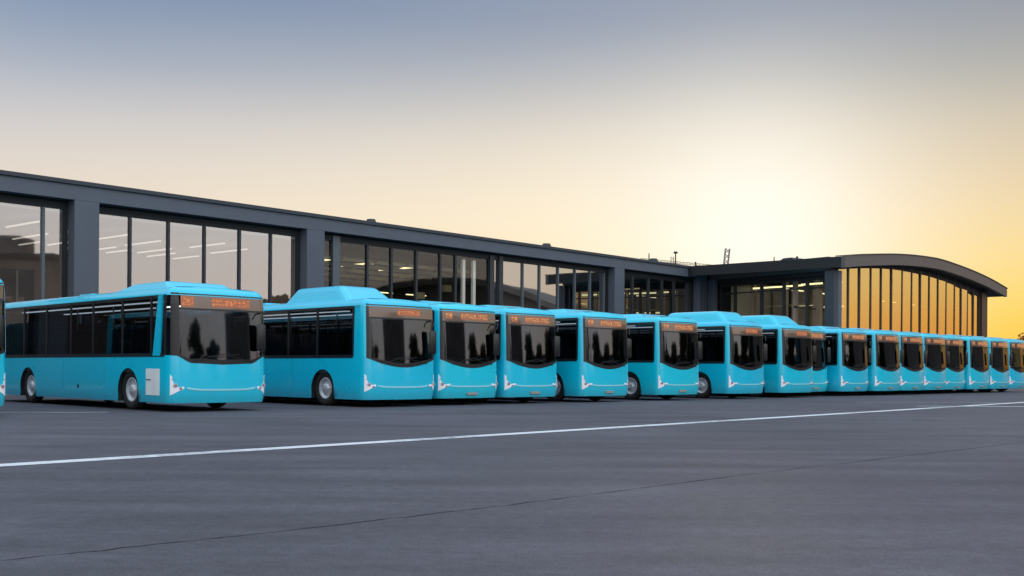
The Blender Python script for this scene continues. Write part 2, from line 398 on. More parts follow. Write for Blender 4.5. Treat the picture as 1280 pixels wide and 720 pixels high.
def make_bus(kind, axle=2.12, y_start=None, width=2.55):
    global WHEELS, PTS, HW
    HW = width/2
    WHEELS = (axle, axle+6.05); PTS = outline()
    r = build_bus(kind, y_start); HALF[r.name] = HW; return r
def build_bus(kind, y_start):
    """kind 'quarter': glazed front quarter and square windshield; 'pod': tall roof unit; 'plain'"""
    root = thing('city_bus', 'x', 'bus')
    Q = kind == 'quarter'; NP = len(PTS); IDX = range(NP); YS = .31 if Q else (y_start or .58)
    BELT = 1.29 if Q else 1.33
    def wlo(i):                      # lower edge of windshield
        x = abs(PTS[i][0]); 
        if PTS[i][4] == 'side': return BELT
        if Q:
            t = min(max((HW-.10-x)/.42, 0), 1); t = t*t*(3-2*t); return BELT-t*.17-.03*max(0, 1-x/.7)
        t = min(max((HW-.02-x)/(HW-.02), 0), 1); return BELT-.27*math.sin(t*math.pi/2)**.85
    ALL = list(IDX)
    # body: lower shell, upper cove and roof skin, rear wall in one mesh
    bm = bmesh.new()
    band(bm, ALL, arch_lo(.20), lambda i: max(arch_lo(.20)(i)+.01, .60 if arch_lo(.2)(i) < .5 else arch_lo(.2)(i)+.01), 4)
    band(bm, ALL, lambda i: max(arch_lo(.20)(i)+.01, .60 if arch_lo(.2)(i) < .5 else arch_lo(.2)(i)+.01), wlo, 4)
    zt = ZR+.25
    band(bm, ALL, 2.66, zt, 8)
    # roof skin: crowned strips between the left and right top edges
    nl = NP//2
    for k in range(nl):
        pass
    rows = []
    for i in range(nl+1):
        a = surf(i, zt); b = surf(NP-1-i, zt); row = []
        for s in range(13):
            u = s/12; p = a.lerp(b, u); e_ = min(max(p.y-.15, 0)/.9, 1); p.z += .07*(1-(2*u-1)**2)*(e_*(2-e_)); row.append(p)
        rows.append([bm.verts.new(p) for p in row])
    for r0, r1 in zip(rows, rows[1:]):
        for s in range(12):
            try: bm.faces.new((r0[s], r1[s], r1[s+1], r0[s+1]))
            except ValueError: pass
    # rear wall
    a = [surf(0, z) for z in (.2, .6, 1.3, ZR, ZR+.1, ZR+.18, ZR+.23, zt)]; b = [surf(NP-1, z) for z in (.2, .6, 1.3, ZR, ZR+.1, ZR+.18, ZR+.23, zt)]
    va = [bm.verts.new(p) for p in a]; vb = [bm.verts.new(p) for p in b]
    va2 = [bm.verts.new(p+Vector((.12, .16, 0))) for p in a]; vb2 = [bm.verts.new(p+Vector((-.12, .16, 0))) for p in b]
    for k in range(7):
        bm.faces.new((va[k], va[k+1], va2[k+1], va2[k])); bm.faces.new((va2[k], va2[k+1], vb2[k+1], vb2[k])); bm.faces.new((vb2[k], vb2[k+1], vb[k+1], vb[k]))
    bm.faces.new((va[-1], vb[-1], vb2[-1], va2[-1]))
    # side pillars at front and rear of the glazing
    yq = .16 if Q else .32
    for sg in (-1, 1):
        band(bm, side_idx(sg, BL-.75, BL-.18), wlo, 2.67, 3)
        if not Q and YS > .4: band(bm, side_idx(sg, .31, .58), wlo, 2.67, 3)
    bmesh.ops.remove_doubles(bm, verts=bm.verts, dist=.0008)
    body = obj('body', bm, 'bus_paint', root, smooth=True)
    # soft gutter line along the roof edge
    for sg in (-1, 1):
        bm = bmesh.new(); band(bm, side_idx(sg, .31, BL-.18), 2.672, 2.70, 1, .018, .02); obj('gutter', bm, 'bus_paint', root)
        bm = bmesh.new(); band(bm, side_idx(sg, YS, BL-.76), BELT-.035, BELT-.012, 1, .006, .01); obj('belt_moulding', bm, 'black_trim', root)
    # windshield with its black surround and parting line
    fi = [i for i in IDX if PTS[i][4] != 'side' and -HW+.055 <= PTS[i][0] <= HW-.012] if not Q else [i for i in IDX if PTS[i][4] != 'side' and -HW+.03 <= PTS[i][0] <= HW-.01]
    bm = bmesh.new(); band(bm, fi, wlo, 2.34, 10, -.004); ws = obj('windshield', bm, 'windshield_glass', root, smooth=True)
    bm = bmesh.new()
    band(bm, fi, lambda i: wlo(i)-.005, lambda i: wlo(i)+.055+.05*max(0, 1-(abs(PTS[i][0])/1.0)**4), 2, .004, .02)
    band(bm, fi, 2.335, 2.375, 1, .006, .02)
    wi_ = .24 if Q else .15
    li = [i for i in fi if PTS[i][0] <= -HW+wi_]; band(bm, li, wlo, 2.72, 6, .003, .02)
    ri = [i for i in fi if PTS[i][0] >= HW-.07]; band(bm, ri, wlo, 2.70, 6, .003, .02)
    obj('windshield_frame', bm, 'black_trim', root)
    bm = bmesh.new(); band(bm, [i for i in IDX if PTS[i][4] != 'side' and PTS[i][0] > HW-.035], lambda i: wlo(i)-.02, 2.72, 6, .008, .02); obj('corner_trim', bm, 'silver_trim', root)
    if not Q:
        li = [i for i in IDX if PTS[i][4] != 'side' and PTS[i][0] < -HW+.056]; li = [min(side_idx(-1, .3, .4), key=lambda i: PTS[i][1])]+li+[fi[0]]
        bm = bmesh.new(); band(bm, sorted(set(li)), wlo, 2.67, 6); bm2 = body.data
        obj('corner_pillar', bm, 'bus_paint', root, smooth=True)
    # destination sign
    si = [i for i in fi if -HW+wi_-.02 <= PTS[i][0] <= HW-.05]
    bm = bmesh.new(); band(bm, si, 2.365, 2.685, 3, -.002); sg_ = obj('destination_sign', bm, 'sign_face', root, smooth=True)
    bm = bmesh.new(); band(bm, [i for i in fi if PTS[i][0] < HW-.02], 2.68, 2.71, 1, .004, .02); obj('sign_frame', bm, 'black_trim', sg_)
    # lit marks: rows of small lamp blocks; the wording itself cannot be read in the photo
    bm = bmesh.new(); rnd = random.Random({'quarter': 4, 'pod': 9, 'plain': 6}[kind])
    def ysurf(x, z):
        ii = min((i for i in IDX if PTS[i][4] != 'side'), key=lambda i: abs(PTS[i][0]-x)); return surf(ii, z, .003).y
    def glyphs(x0, x1, z0, z1):
        p = .0235; nz_ = int((z1-z0)/p); on = [False]*nz_; k = 0; x = x0+.01
        while x < x1-.01:
            if k % 5 == 4: on = [False]*nz_
            else: on = [(o if rnd.random() < .45 else rnd.random() < .5) for o in on]
            yy = ysurf(x, (z0+z1)/2)
            for j, v in enumerate(on):
                if v: box(bm, x-.009, x+.009, yy-.008, yy+.01, z0+j*p+.003, z0+j*p+.021)
            x += p; k += 1
    fields = {'quarter': [(-1.0, -.70, 2.42, 2.63), (-.28, .74, 2.43, 2.62)], 'pod': [(-.20, .58, 2.45, 2.60)], 'plain': [(-.92, -.70, 2.45, 2.61), (-.40, .70, 2.44, 2.60)]}[kind]
    for (x0, x1, z0, z1) in fields:
        bm = bmesh.new(); ids_ = [i for i in IDX if PTS[i][4] != 'side' and x0-.03 <= PTS[i][0] <= x1+.03]; band(bm, ids_, z0-.015, z1+.015, 1, .001, .004)
        nf_ = len(bm.faces); glyphs(x0, x1, z0+.02, z1-.02); bm.faces.ensure_lookup_table()
        for f_ in bm.faces[nf_:]: f_.material_index = 1
        dsp = obj('lit_display', bm, 'led_field', sg_); dsp.data.materials.append(M['led_amber' if kind != 'plain' else 'led_yellow'])
    # side windows, one mesh per pane, with dark glazing bars between
    y0 = YS; y1 = BL-.75
    cuts = {True: [.31, 1.02, 2.45, 3.95, 5.45, 6.95, 8.45, y1], False: [YS, 2.2, 3.7, 5.2, 6.7, 8.2, 9.4, y1]}[Q]
    for sg in (-1, 1):
        ids = side_idx(sg, y0, y1)
        yy = sorted(PTS[i][1] for i in ids)
        snap = [min(yy, key=lambda v: abs(v-c)) for c in cuts]
        bm = bmesh.new(); band(bm, ids, lambda i: BELT-.014, lambda i: BELT+.05, 1, .002, .02); band(bm, ids, 2.60, 2.672, 1, .002, .02)
        for c in snap:
            ys = surf(ids[0], 2).x
            box(bm, sg*HW-.03, sg*HW+.004 if sg > 0 else sg*HW+.03, c-.035, c+.035, BELT, 2.64) if sg > 0 else box(bm, -HW-.001, -HW+.03, c-.035, c+.035, BELT, 2.64)
        obj('window_surround', bm, 'black_trim', root)
        for a, b in zip(snap, snap[1:]):
            bm = bmesh.new(); band(bm, side_idx(sg, a, b), BELT, 2.66, 3, -.012); obj('side_window', bm, 'side_glass', root, smooth=True)
    if Q:
        for sg in (-1,):
            bm = bmesh.new()
            vs = [(-HW-.016, .43, 2.665), (-HW-.016, .60, 2.665), (-HW-.016, .86, BELT-.01), (-HW-.016, .52, BELT-.01)]
            o_ = [bm.verts.new((x+(.0 if z > 2 else .0), y, z)) for x, y, z in vs]; q_ = [bm.verts.new((x+.05, y, z)) for x, y, z in vs]
            bm.faces.new(o_); bm.faces.new(q_[::-1])
            for k in range(4): bm.faces.new((o_[k], q_[k], q_[(k+1) % 4], o_[(k+1) % 4]))
            bmesh.ops.recalc_face_normals(bm, faces=bm.faces)
            obj('slanted_pillar', bm, 'bus_paint', root)
        # white panel ahead of the wheel
        bm = bmesh.new(); ii = side_idx(-1, .44, 1.40); band(bm, ii, .37, .98, 3, .006, .012); wp = obj('side_panel', bm, 'white_panel', root, label='white hatch panel ahead of the front wheel')
        bm = nbox(-HW-.016, -HW-.004, .95, 1.18, .715, .735, bev=.003); obj('handle', bm, 'black_trim', wp)
    # panel joints on the flanks
    for sg in (-1, 1):
        for c in (3.3, 5.8, 9.35):
            ii = side_idx(sg, c-.12, c+.12)
            if not ii: continue
            y = PTS[ii[0]][1]
            obj('panel_seam', nbox(sg*HW-.004, sg*HW+.0008, y-.003, y+.003, .42, BELT-.04) if sg > 0 else nbox(-HW-.0008, -HW+.004, y-.003, y+.003, .42, BELT-.04), 'black_trim', root)
    bm = bmesh.new(); tube(bm, (-HW-.004, 4.9, .52), (-HW+.02, 4.9, .52), .055, seg=14); obj('filler_cap', bm, 'black_trim', root)
    # headlights: upright cluster wrapping each corner, joined by a bright curved strip
    for sg in (-1, 1):
        zs_ = .50 if Q else .53
        def hz(i, up):
            t = min(max((HW-.04-abs(PTS[i][0]))/.34, 0), 1)
            e_ = (1-t)**2*(1+t*.6)
            return zs_+.020+(.33 if t < .10 else .33*math.exp(-(t-.10)*11))*e_**.6+.06*(1-e_) if up else zs_-.020-.11*e_+.055*(1-e_)
        hi_ = [i for i in IDX if PTS[i][4] != 'side' and HW-.38 <= sg*PTS[i][0] <= HW-.03]
        bm = bmesh.new(); band(bm, hi_, lambda i: hz(i, 0), lambda i: max(hz(i, 1), hz(i, 0)+.05), 6, .008, .02); h = obj('headlight', bm, 'headlight_glass', root, smooth=False)
        for (cx, cz, r) in ((HW-.13, .60, .050), (HW-.24, .535, .036), (HW-.09, .74, .024)):
            yy = ysurf(sg*cx, cz); bm = bmesh.new(); tube(bm, (sg*cx, yy-.016, cz), (sg*cx, yy+.02, cz), r, seg=18); rg = obj('lamp_ring', bm, 'rim_metal', h)
            bm = bmesh.new(); tube(bm, (sg*cx, yy-.020, cz), (sg*cx, yy+.01, cz), r*.72, seg=18); obj('lamp', bm, 'lamp_lens', h)
    zs = .50 if Q else .53
    st_ = [i for i in IDX if PTS[i][4] == 'front' and abs(PTS[i][0]) <= HW-.36]
    bm = bmesh.new(); band(bm, st_, lambda i: zs-.018+.06*(abs(PTS[i][0])/.92)**5, lambda i: zs+.020+.06*(abs(PTS[i][0])/.92)**5, 1, .010, .02); obj('light_strip', bm, 'silver_trim', root, smooth=False)
    bm = bmesh.new(); yy = ysurf(0, .33); box(bm, -.20, .20, yy-.022, yy+.0, .285, .365, bev=.006); 
    if kind == 'plain': obj('number_plate', bm, 'shelf_metal', root)
    else: bm.free()
    # wipers
    for (xa, xb, za, zb) in ((-.75, -.10, 1.20, 1.30), (.80, .15, 1.20, 1.28)):
        bm = bmesh.new(); ya = ysurf(xa, za); yb = ysurf(xb, zb); tube(bm, (xa, ya-.025, za-.04), (xb, yb-.02, zb), .011, .007, 6); tube(bm, (xb-.3, ysurf(xb-.3, zb)-.02, zb-.03), (xb+.28, ysurf(xb+.28, zb)-.02, zb+.05), .008, seg=6); obj('wiper', bm, 'black_trim', root)
    # mirrors hanging from curved arms
    bm = bmesh.new(); mx_ = HW-.30; prev = None
    for k in range(7):
        t = k/6; p = Vector((HW-.12+(mx_-HW+.12)*t, 0.03-.15*math.sin(t*math.pi/2), 2.34+.06*math.sin(t*math.pi)-.16*t))
        if prev: tube(bm, prev, p, .016, seg=8)
        prev = p
    mr_ = obj('mirror', bm, 'black_trim', root)
    bm = bmesh.new(); box(bm, mx_-.12, mx_+.12, prev.y-.045, prev.y+.045, 1.42, 2.06, bev=.055); obj('mirror_housing', bm, 'black_trim', mr_, smooth=True)
    # wheels
    for c in WHEELS:
        for sg in (-1, 1):
            wx = sg*(HW-.20)
            bm = bmesh.new(); lathe_x(bm, [(-.13, .27), (-.13, .42), (-.10, .465), (-.03, WR), (.07, WR), (.125, .45), (.135, .38), (.10, .285), (.04, .28)], 36, wx, c, WR, sg)
            wh = obj('wheel', bm, 'rubber', root, smooth=True)
            bm = bmesh.new(); lathe_x(bm, [(.03, .30), (.105, .295), (.112, .27), (.06, .245), (.035, .17), (.05, .13), (.11, .12), (.125, .08), (.125, .0)], 32, wx, c, WR, sg)
            for k in range(10):
                a = 2*math.pi*k/10; tube(bm, (wx+sg*.03, c+.155*math.cos(a), WR+.155*math.sin(a)), (wx+sg*.075, c+.155*math.cos(a), WR+.155*math.sin(a)), .014, seg=6)
            for k in range(8):
                a = 2*math.pi*(k+.5)/8; tube(bm, (wx+sg*.035, c+.212*math.cos(a), WR+.212*math.sin(a)), (wx+sg*.052, c+.212*math.cos(a), WR+.212*math.sin(a)), .022, seg=8)
            obj('rim', bm, 'rim_metal', wh, smooth=True)
            # wheel arch lining
            bm = bmesh.new(); rings = []
            for xo in (HW-.003, HW-.52):
                rings.append([bm.verts.new((sg*xo, c+(ARCH+.004)*math.cos(math.pi*k/20), .46+(ARCH+.004)*math.sin(math.pi*k/20))) for k in range(21)])
            for k in range(20): bm.faces.new((rings[0][k], rings[0][k+1], rings[1][k+1], rings[1][k]))
            for r_, q_ in ((0, 0), (20, 20)):
                pass
            v0 = [bm.verts.new((sg*xo, c+s2*(ARCH+.004), .2)) for s2 in (1, -1) for xo in (HW-.003, HW-.52)]
            bm.faces.new((rings[0][0], rings[1][0], v0[1], v0[0])); bm.faces.new((rings[0][20], rings[1][20], v0[3], v0[2]))
            bm.faces.new(list(rings[1])+[v0[3], v0[1]])
            obj('wheel_arch', bm, 'rubber', root)
    # chassis underneath
    bm = bmesh.new(); box(bm, -.70, .70, .25, BL-.15, .24, .50); box(bm, -HW+.03, HW-.03, WHEELS[0]+.6, WHEELS[1]-.6, .22, .5); box(bm, -HW+.05, HW-.05, WHEELS[1]+.6, BL-.1, .26, .5); box(bm, -HW+.10, HW-.10, .12, WHEELS[0]-.6, .22, .5)
    obj('chassis', bm, 'rubber', root)
    # cabin
    bm = bmesh.new(); box(bm, -HW+.06, HW-.06, .16, BL-.2, .88, .92)
    for sg in (-1, 1): box(bm, sg*(HW-.045)-.01, sg*(HW-.045)+.01, .35, BL-.2, .90, BELT-.01)
    box(bm, -HW+.06, HW-.06, BL-.24, BL-.22, .9, 2.7); obj('cabin_floor', bm, 'dark_interior', root)
    bm = nbox(-HW+.07, HW-.07, .45, BL-.2, 2.60, 2.64); obj('cabin_ceiling', bm, 'cabin_ceiling', root)
    bm = bmesh.new()
    for sg in (-1, 1): box(bm, sg*.62-.05, sg*.62+.05, 1.6, BL-1, 2.575, 2.597)
    obj('cabin_lamp', bm, 'cabin_lamp', root)
    bm = bmesh.new(); box(bm, -HW+.14, HW-.14, .20, .62, .95, 1.22, bev=.05); box(bm, -.98, -.25, .30, .72, 1.15, 1.36, bev=.06); obj('dashboard', bm, 'dark_interior', root)
    bm = bmesh.new(); bmesh.ops.create_cone(bm, segments=24, radius1=.24, radius2=.24, depth=.03, cap_ends=False, matrix=Matrix.Translation((-.62, .80, 1.34)) @ Matrix.Rotation(R(25), 4, 'X'))
    tube(bm, (-.62, .62, 1.1), (-.62, .80, 1.34), .03); tube(bm, (-.85, .80, 1.34), (-.39, .80, 1.34), .015); obj('steering_wheel', bm, 'black_trim', root)
    obj('cab_partition', nbox(-1.15, -.15, 1.55, 1.6, .92, 2.2), 'dark_interior', root); obj('cab_partition', nbox(.2, 1.1, 2.5, 2.56, .92, 1.75), 'dark_interior', root)
    seat_rows = [1.25]+[2.95+.82*k for k in range(9)]
    for r_, y in enumerate(seat_rows):
        for sg in (-1, 1):
            if r_ == 0 and sg > 0: continue
            x0 = .32; x1 = 1.12
            if r_ == 0: x0, x1 = .38, .88
            bm = bmesh.new(); a, b = sorted((sg*x0, sg*x1)); zb = .92+(.3 if y > 7.4 else 0)
            box(bm, a, b, y-.42, y+.04, zb+.36, zb+.46, bev=.03)
            n = 1 if r_ == 0 else 2; ww = (b-a)/n
            for k in range(n): box(bm, a+ww*k+.02, a+ww*(k+1)-.02, y, y+.10, zb+.40, zb+1.06, bev=.04)
            tube(bm, ((a+b)/2, y-.15, zb), ((a+b)/2, y-.15, zb+.4), .05)
            obj('seat', bm, 'seat_fabric', root)
    for (x, y) in ((-.30, 2.6), (.30, 3.4), (-.30, 5.0), (.30, 5.8), (-.30, 7.2)):
        bm = bmesh.new(); tube(bm, (x, y, .92), (x, y, 2.6), .018); obj('grab_pole', bm, 'pole_metal', root)
    if Q:
        bm = bmesh.new(); box(bm, HW-.22, HW-.16, 1.55, 2.35, .95, 2.5, bev=.01); box(bm, HW-.22, HW-.16, 3.9, 4.7, .95, 2.5, bev=.01); obj('door_screen', bm, 'cabin_teal', root)
    # roof equipment
    def hump(name, x0, x1, ya, yb, z0, z1, sx, sf, sr, seg=3, bev=.05):
        bm = bmesh.new()
        lo = [(x0, ya), (x1, ya), (x1, yb), (x0, yb)]; hi = [(x0+sx, ya+sf), (x1-sx, ya+sf), (x1-sx, yb-sr), (x0+sx, yb-sr)]
        va = [bm.verts.new((x, y, z0)) for x, y in lo]; vb = [bm.verts.new((x, y, z1)) for x, y in hi]
        bm.faces.new(va[::-1]); bm.faces.new(vb)
        for k in range(4): bm.faces.new((va[k], va[(k+1) % 4], vb[(k+1) % 4], vb[k]))
        bmesh.ops.bevel(bm, geom=[e for e in bm.edges if e.verts[0] in vb or e.verts[1] in vb], offset=bev, segments=3, affect='EDGES', profile=.6)
        return obj(name, bm, 'bus_paint', root)
    if kind == 'pod' and not y_start: hump('roof_unit', -1.0, .72, 1.05, 4.3, 2.80, 3.30, .22, .75, .45, bev=.16)
    elif kind == 'pod': hump('roof_unit', -.95, .80, .35, 3.6, 2.80, 3.26, .22, .55, .45, bev=.16)
    elif Q: hump('roof_unit', -1.10, .72, .45, 3.7, 2.80, 3.03, .16, .45, 1.2, bev=.07)
    else: hump('roof_unit', -.95, .95, .9, 3.4, 2.82, 3.00, .2, .4, .5, bev=.05)
    bm = bmesh.new(); box(bm, -.35, .35, 6.2, 7.0, 2.90, 3.0, bev=.03); obj('roof_hatch', bm, 'bus_paint', root)
    return root
def kids(o): return [c for c in bpy.data.objects if c.parent == o]
def copy_thing(root):
    r = root.copy(); C.objects.link(r)
    for ch in kids(root):
        c = ch.copy(); C.objects.link(c); c.parent = r
        for g in kids(ch):
            d = g.copy(); C.objects.link(d); d.parent = c
            for g2 in kids(g): pass
    return r
A = .791
rd = Vector((math.sin(A), math.cos(A))); rb = Vector((-math.cos(A), math.sin(A))); P0 = Vector((-5.93, 26.86)); RZ = math.pi/2-A
def bus_loc(t, s, hw): q = P0+rd*(t+.07-hw)+rb*s; return (q.x, q.y, 0)
def place(b, t, s, label, yaw=0, src=None):
    b.location = bus_loc(t, s, HALF[(src or b).name]); b.rotation_euler = (0, 0, RZ+R(yaw)); b['label'] = label; b['group'] = 'turquoise city buses parked in a row'
qb = make_bus('quarter'); pb = make_bus('pod', 1.95, None, 2.46); lb = make_bus('plain', 1.40, .32, 2.34); pf = make_bus('pod', 1.40, .32, 2.34)
cm = 'turquoise city bus'
place(qb, .03, 0, 'turquoise city bus with a white side panel before its front wheel and amber sign')
place(pb, 5.41, 0, 'turquoise city bus with a tall roof pod, next to the white panelled bus')
place(lb, 8.03, .23, 'turquoise city bus tight against the right side of the nearest tall roof pod bus')
yr = random.Random(12)
def another(src, t, s, label, yaw=0):
    c = copy_thing(src); place(c, t, s, label, yaw or yr.uniform(-.25, .25), src); return c
another(lb, -6.05, 0, 'turquoise bus cut off by the left edge, only its right front corner showing')
another(lb, 10.65, .26, 'turquoise bus, third to the right of the bus with the white side panel')
another(lb, 13.79, 0, 'turquoise bus, fourth to the right of the bus with the white side panel')
another(lb, 17.68, 0, 'turquoise bus just left of the middle roof pod bus, wheel showing at its left')
place(pf, 21.82, 0, 'turquoise bus with a roof pod in mid row, left of the other far pod bus')
another(pf, 25.36, 0, 'turquoise bus with a roof pod, the farthest of the three tall pod buses')
another(lb, 27.98, .84, 'turquoise bus mostly hidden, only a strip of windshield right of the farthest pod bus')
another(lb, 30.60, .36, 'turquoise bus below the dark left corner pillar of the arched glass hall')
another(lb, 33.22, .18, 'turquoise bus parked below the left third of the arched glass hall')
another(lb, 35.84, .30, 'turquoise bus below the middle of the arched hall, sixth from the right edge')
another(lb, 38.46, .40, 'turquoise bus below the arched hall, fifth from the right end of the row')
another(lb, 41.08, .62, 'turquoise bus below the arched hall, fourth from the right end of the row')
another(lb, 43.70, .48, 'turquoise bus below the right end wall of the arched hall, third from the row end')
another(lb, 46.32, .49, 'turquoise bus under the tip of the arched roof, last whole one on the right')
another(lb, 48.94, .54, 'turquoise bus at the right edge, the farthest of the row and cut off')

# ------------------------------------------------------------------ terminal hall
BP = Vector((-15.501, 40.6)); bd = Vector((.65743, .75351)); bn = Vector((-.75351, .65743))   # along the front, and inwards
def frame_mtx(p, d): n = Vector((-d.y, d.x)); return Matrix(((d.x, n.x, 0, p.x), (d.y, n.y, 0, p.y), (0, 0, 1, 0), (0, 0, 0, 1)))
hall = thing('terminal_hall', 'long slate grey flat roofed hall with tall glazed bays behind the buses', 'building', (BP.x, BP.y, 0), math.atan2(bd.y, bd.x))
HT, HB, GT = 7.73, 7.04, 6.98
LEFT, JT = -16.0, 42.98
T0 = .55      # recess of the glass behind the front
bm = bmesh.new(); box(bm, LEFT, JT, 0, .30, HB, HT-.16); obj('beam', bm, 'slate_cladding', hall)
bm = bmesh.new(); box(bm, LEFT, JT+.05, -.10, .5, HT-.155, HT, bev=.015); obj('coping', bm, 'roof_metal', hall)
bm = bmesh.new(); box(bm, LEFT, JT, .302, T0+.12, HB-.03, HB+.3); obj('soffit', bm, 'soffit_black', hall)
bm = bmesh.new(); box(bm, LEFT, JT-.6, .5, 26, HT-.45, HT-.15); obj('roof', bm, 'roof_metal', hall)
for (a, b) in ((-9.6, -8.6), (-.46, .5), (10.08, 11.05), (32.67, 33.64), (42.0, 42.97)):
    bm = bmesh.new(); box(bm, a, b, .003, .50, 0, HB-.002, bev=.02); obj('pillar', bm, 'slate_cladding', hall)
bm = bmesh.new(); box(bm, LEFT, JT, T0-.02, T0+.10, 0, .35); obj('plinth', bm, 'concrete', hall)
def bay(a, b, muls, mat, mm, tr=None, mw=.07, parent=hall, y=T0, top=GT, jamb=.13):
    bm = bmesh.new(); 
    box(bm, a, a+jamb, y-.05, y+.12, .35, top); box(bm, b-jamb, b, y-.05, y+.12, .35, top); box(bm, a+jamb, b-jamb, y-.045, y+.11, top-.26, top)
    f = obj('window', bm, 'soffit_black', parent)  # jambs and head coloured black to stand for the shade in the recess
    xs = [a+jamb]+list(muls)+[b-jamb]
    for x0, x1 in zip(xs, xs[1:]):
        bm = bmesh.new(); tl = random.uniform(-.003, .003); v = [bm.verts.new(p) for p in ((x0, y+.02+tl, .35), (x1, y+.02, .35), (x1, y+.02-tl, top-.25), (x0, y+.02, top-.25))]; bm.faces.new(v)
        obj('pane', bm, mat, f)
    for m_ in muls:
        w_ = mw
        if isinstance(m_, tuple): m_, w_ = m_
        bm = nbox(m_-w_/2, m_+w_/2, y-.06, y+.10, .35, top-.26); obj('mullion', bm, mm, f)
    if tr:
        for z in tr:
            bm = nbox(a+jamb, b-jamb, y-.02, y+.08, z-.04, z+.04); obj('transom', bm, mm, f)
    return f
bay(-8.6, -.46, [-7.0, -5.1, -3.02, -1.36], 'hall_glass', 'mullion_steel', mw=.10)
bay(.5, 10.08, [2.04, 3.68, 5.31, 6.99, 8.56], 'hall_glass', 'mullion_dark', mw=.09)
bay(11.05, 22.3, [12.28, 13.99, 15.49, 17.11, 18.75, 19.83], 'hall_glass_dark', 'mullion_dark', mw=.12, jamb=.06)
bay(22.64, 32.67, [23.32, 25.0, 26.41, 28.02, 29.54, 30.96, 32.30], 'hall_glass_mirror', 'mullion_steel', mw=.10, jamb=.06)
bay(33.64, 42.0, [35.21, 36.92, 38.43, 39.81, 41.5], 'hall_glass_mirror', 'mullion_dark', mw=.13)
for (a, b) in ((11.87, 12.28), (22.30, 22.64), (23.02, 23.32)):
    bm = nbox(a, b, T0-.12, T0+.04, .35, GT-.03); obj('post', bm, 'mullion_steel' if a < 15 else 'mullion_dark', hall)
# rooms behind the glass
D = 10.8
def room(a, b, wall, ceil, depth=D, cz=6.62, dado=None):
    bm = nbox(a, b, depth, depth+.2, 0, cz); obj('inner_wall', bm, wall, hall)
    bm = nbox(a, b, T0+.14, depth, cz, cz+.2); obj('inner_ceiling', bm, ceil, hall)
    bm = nbox(a, b, T0+.14, depth, .0, .06); obj('inner_floor', bm, 'hall_floor', hall)
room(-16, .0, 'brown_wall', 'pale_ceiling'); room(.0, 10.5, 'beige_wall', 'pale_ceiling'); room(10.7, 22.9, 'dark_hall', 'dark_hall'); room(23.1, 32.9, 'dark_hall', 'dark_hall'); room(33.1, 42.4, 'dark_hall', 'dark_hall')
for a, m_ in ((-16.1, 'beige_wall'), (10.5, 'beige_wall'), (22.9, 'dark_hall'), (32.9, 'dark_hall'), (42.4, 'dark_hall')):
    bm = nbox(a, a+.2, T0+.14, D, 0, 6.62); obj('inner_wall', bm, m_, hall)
bm = nbox(-16, 0.0, 4.0, 4.2, 0, 4.75); obj('inner_wall', bm, 'brown_wall', hall)
for (x, y0, y1) in ((-6.6, 1.6, 3.6), (-3.6, 1.4, 3.6), (-3.2, 5.0, 8.0), (-1.0, 1.6, 4.2), (-.8, 6, 9), (1.2, 1.6, 4.0), (1.0, 5.0, 8.0), (3.2, 2.6, 5.2), (3.0, 6.2, 9), (5.2, 3.6, 6.4), (5.3, 7.4, 9.6), (7.4, 2.2, 4.8), (7.2, 6.0, 8.8), (9.4, 3.4, 6.2), (-5.0, 5, 8.5), (2.2, 7.8, 10), (4.2, 8, 10), (6.3, 7.9, 10), (8.4, 7.6, 10), (9.8, 7.8, 10)):
    bm = nbox(x-.035, x+.035, y0, y1, 6.30, 6.35); obj('ceiling_light', bm, 'strip_light', hall)
# back of the left bay: mezzanine rail, lit board and shelving
for z in (3.1, ):
    bm = bmesh.new(); box(bm, -9, -.5, 2.9, 2.98, z, z+.10); [box(bm, x, x+.06, 2.9, 2.96, 0, 4.6) for x in (-8.2, -6.4, -4.6, -2.9, -1.2)]; obj('shelf_rack', bm, 'shelf_metal', hall)
bm = bmesh.new(); rr = random.Random(2)
for k in range(26):
    x = -8.8+rr.random()*8.0; z = rr.choice((3.2, 2.3)); wv = .25+rr.random()*.5; box(bm, x, x+wv, 3.0, 3.5, z, z+.2+rr.random()*.6)
obj('carton', bm, 'carton', hall, kind='stuff')
bm = nbox(-4.55, -3.35, 2.7, 2.76, 3.35, 4.15, bev=.01); obj('wall_board', bm, 'yellow_sign', hall)
# structure inside the dark bays
rr = random.Random(11)
for k, (y, z) in enumerate(((2.2, 6.1), (3.6, 6.0), (5.0, 5.9), (6.6, 5.8), (8.4, 5.7))):
    bm = bmesh.new(); box(bm, 11.2, 22.6, y, y+.12, z, z+.16)
    obj('roof_truss', bm, 'olive_wall', hall)
for k in range(5):
    x = 11.6+k*2.1; bm = bmesh.new(); tube(bm, (x, 1.8, 6.2), (x+1.4, 8.5, 5.6), .05, seg=6); obj('roof_brace', bm, 'shelf_metal', hall)
for x in (20.64, 21.41): bm = nbox(x-.10, x+.10, .70, .86, 0, 6.6, bev=.02); obj('inner_column', bm, 'white_column', hall)
bm = nbox(14.4, 22.5, 5.0, 5.25, 2.9, 3.9); obj('gallery_front', bm, 'beige_wall', hall)
bm = nbox(14.4, 22.5, 4.6, 4.65, 4.15, 4.2); obj('gallery_rail', bm, 'shelf_metal', hall)
for x in (15.2, 17.6, 20.0): obj('ceiling_light', nbox(x, x+1.4, 4.2, 4.3, 4.9, 4.95), 'dim_lamp', hall)  # added lamps, put in to brighten the gallery front
for x, y, z in ((20.1, 2.5, 3.4), (21.9, 3.0, 5.3), (21.95, 3, 4.4), (20.9, 4, 4.9), (22.2, 2, 3.2)):
    bm = nbox(x-.22, x+.22, y, y+.3, z-.18, z+.18, bev=.02); obj('cabinet', bm, 'olive_wall', hall)
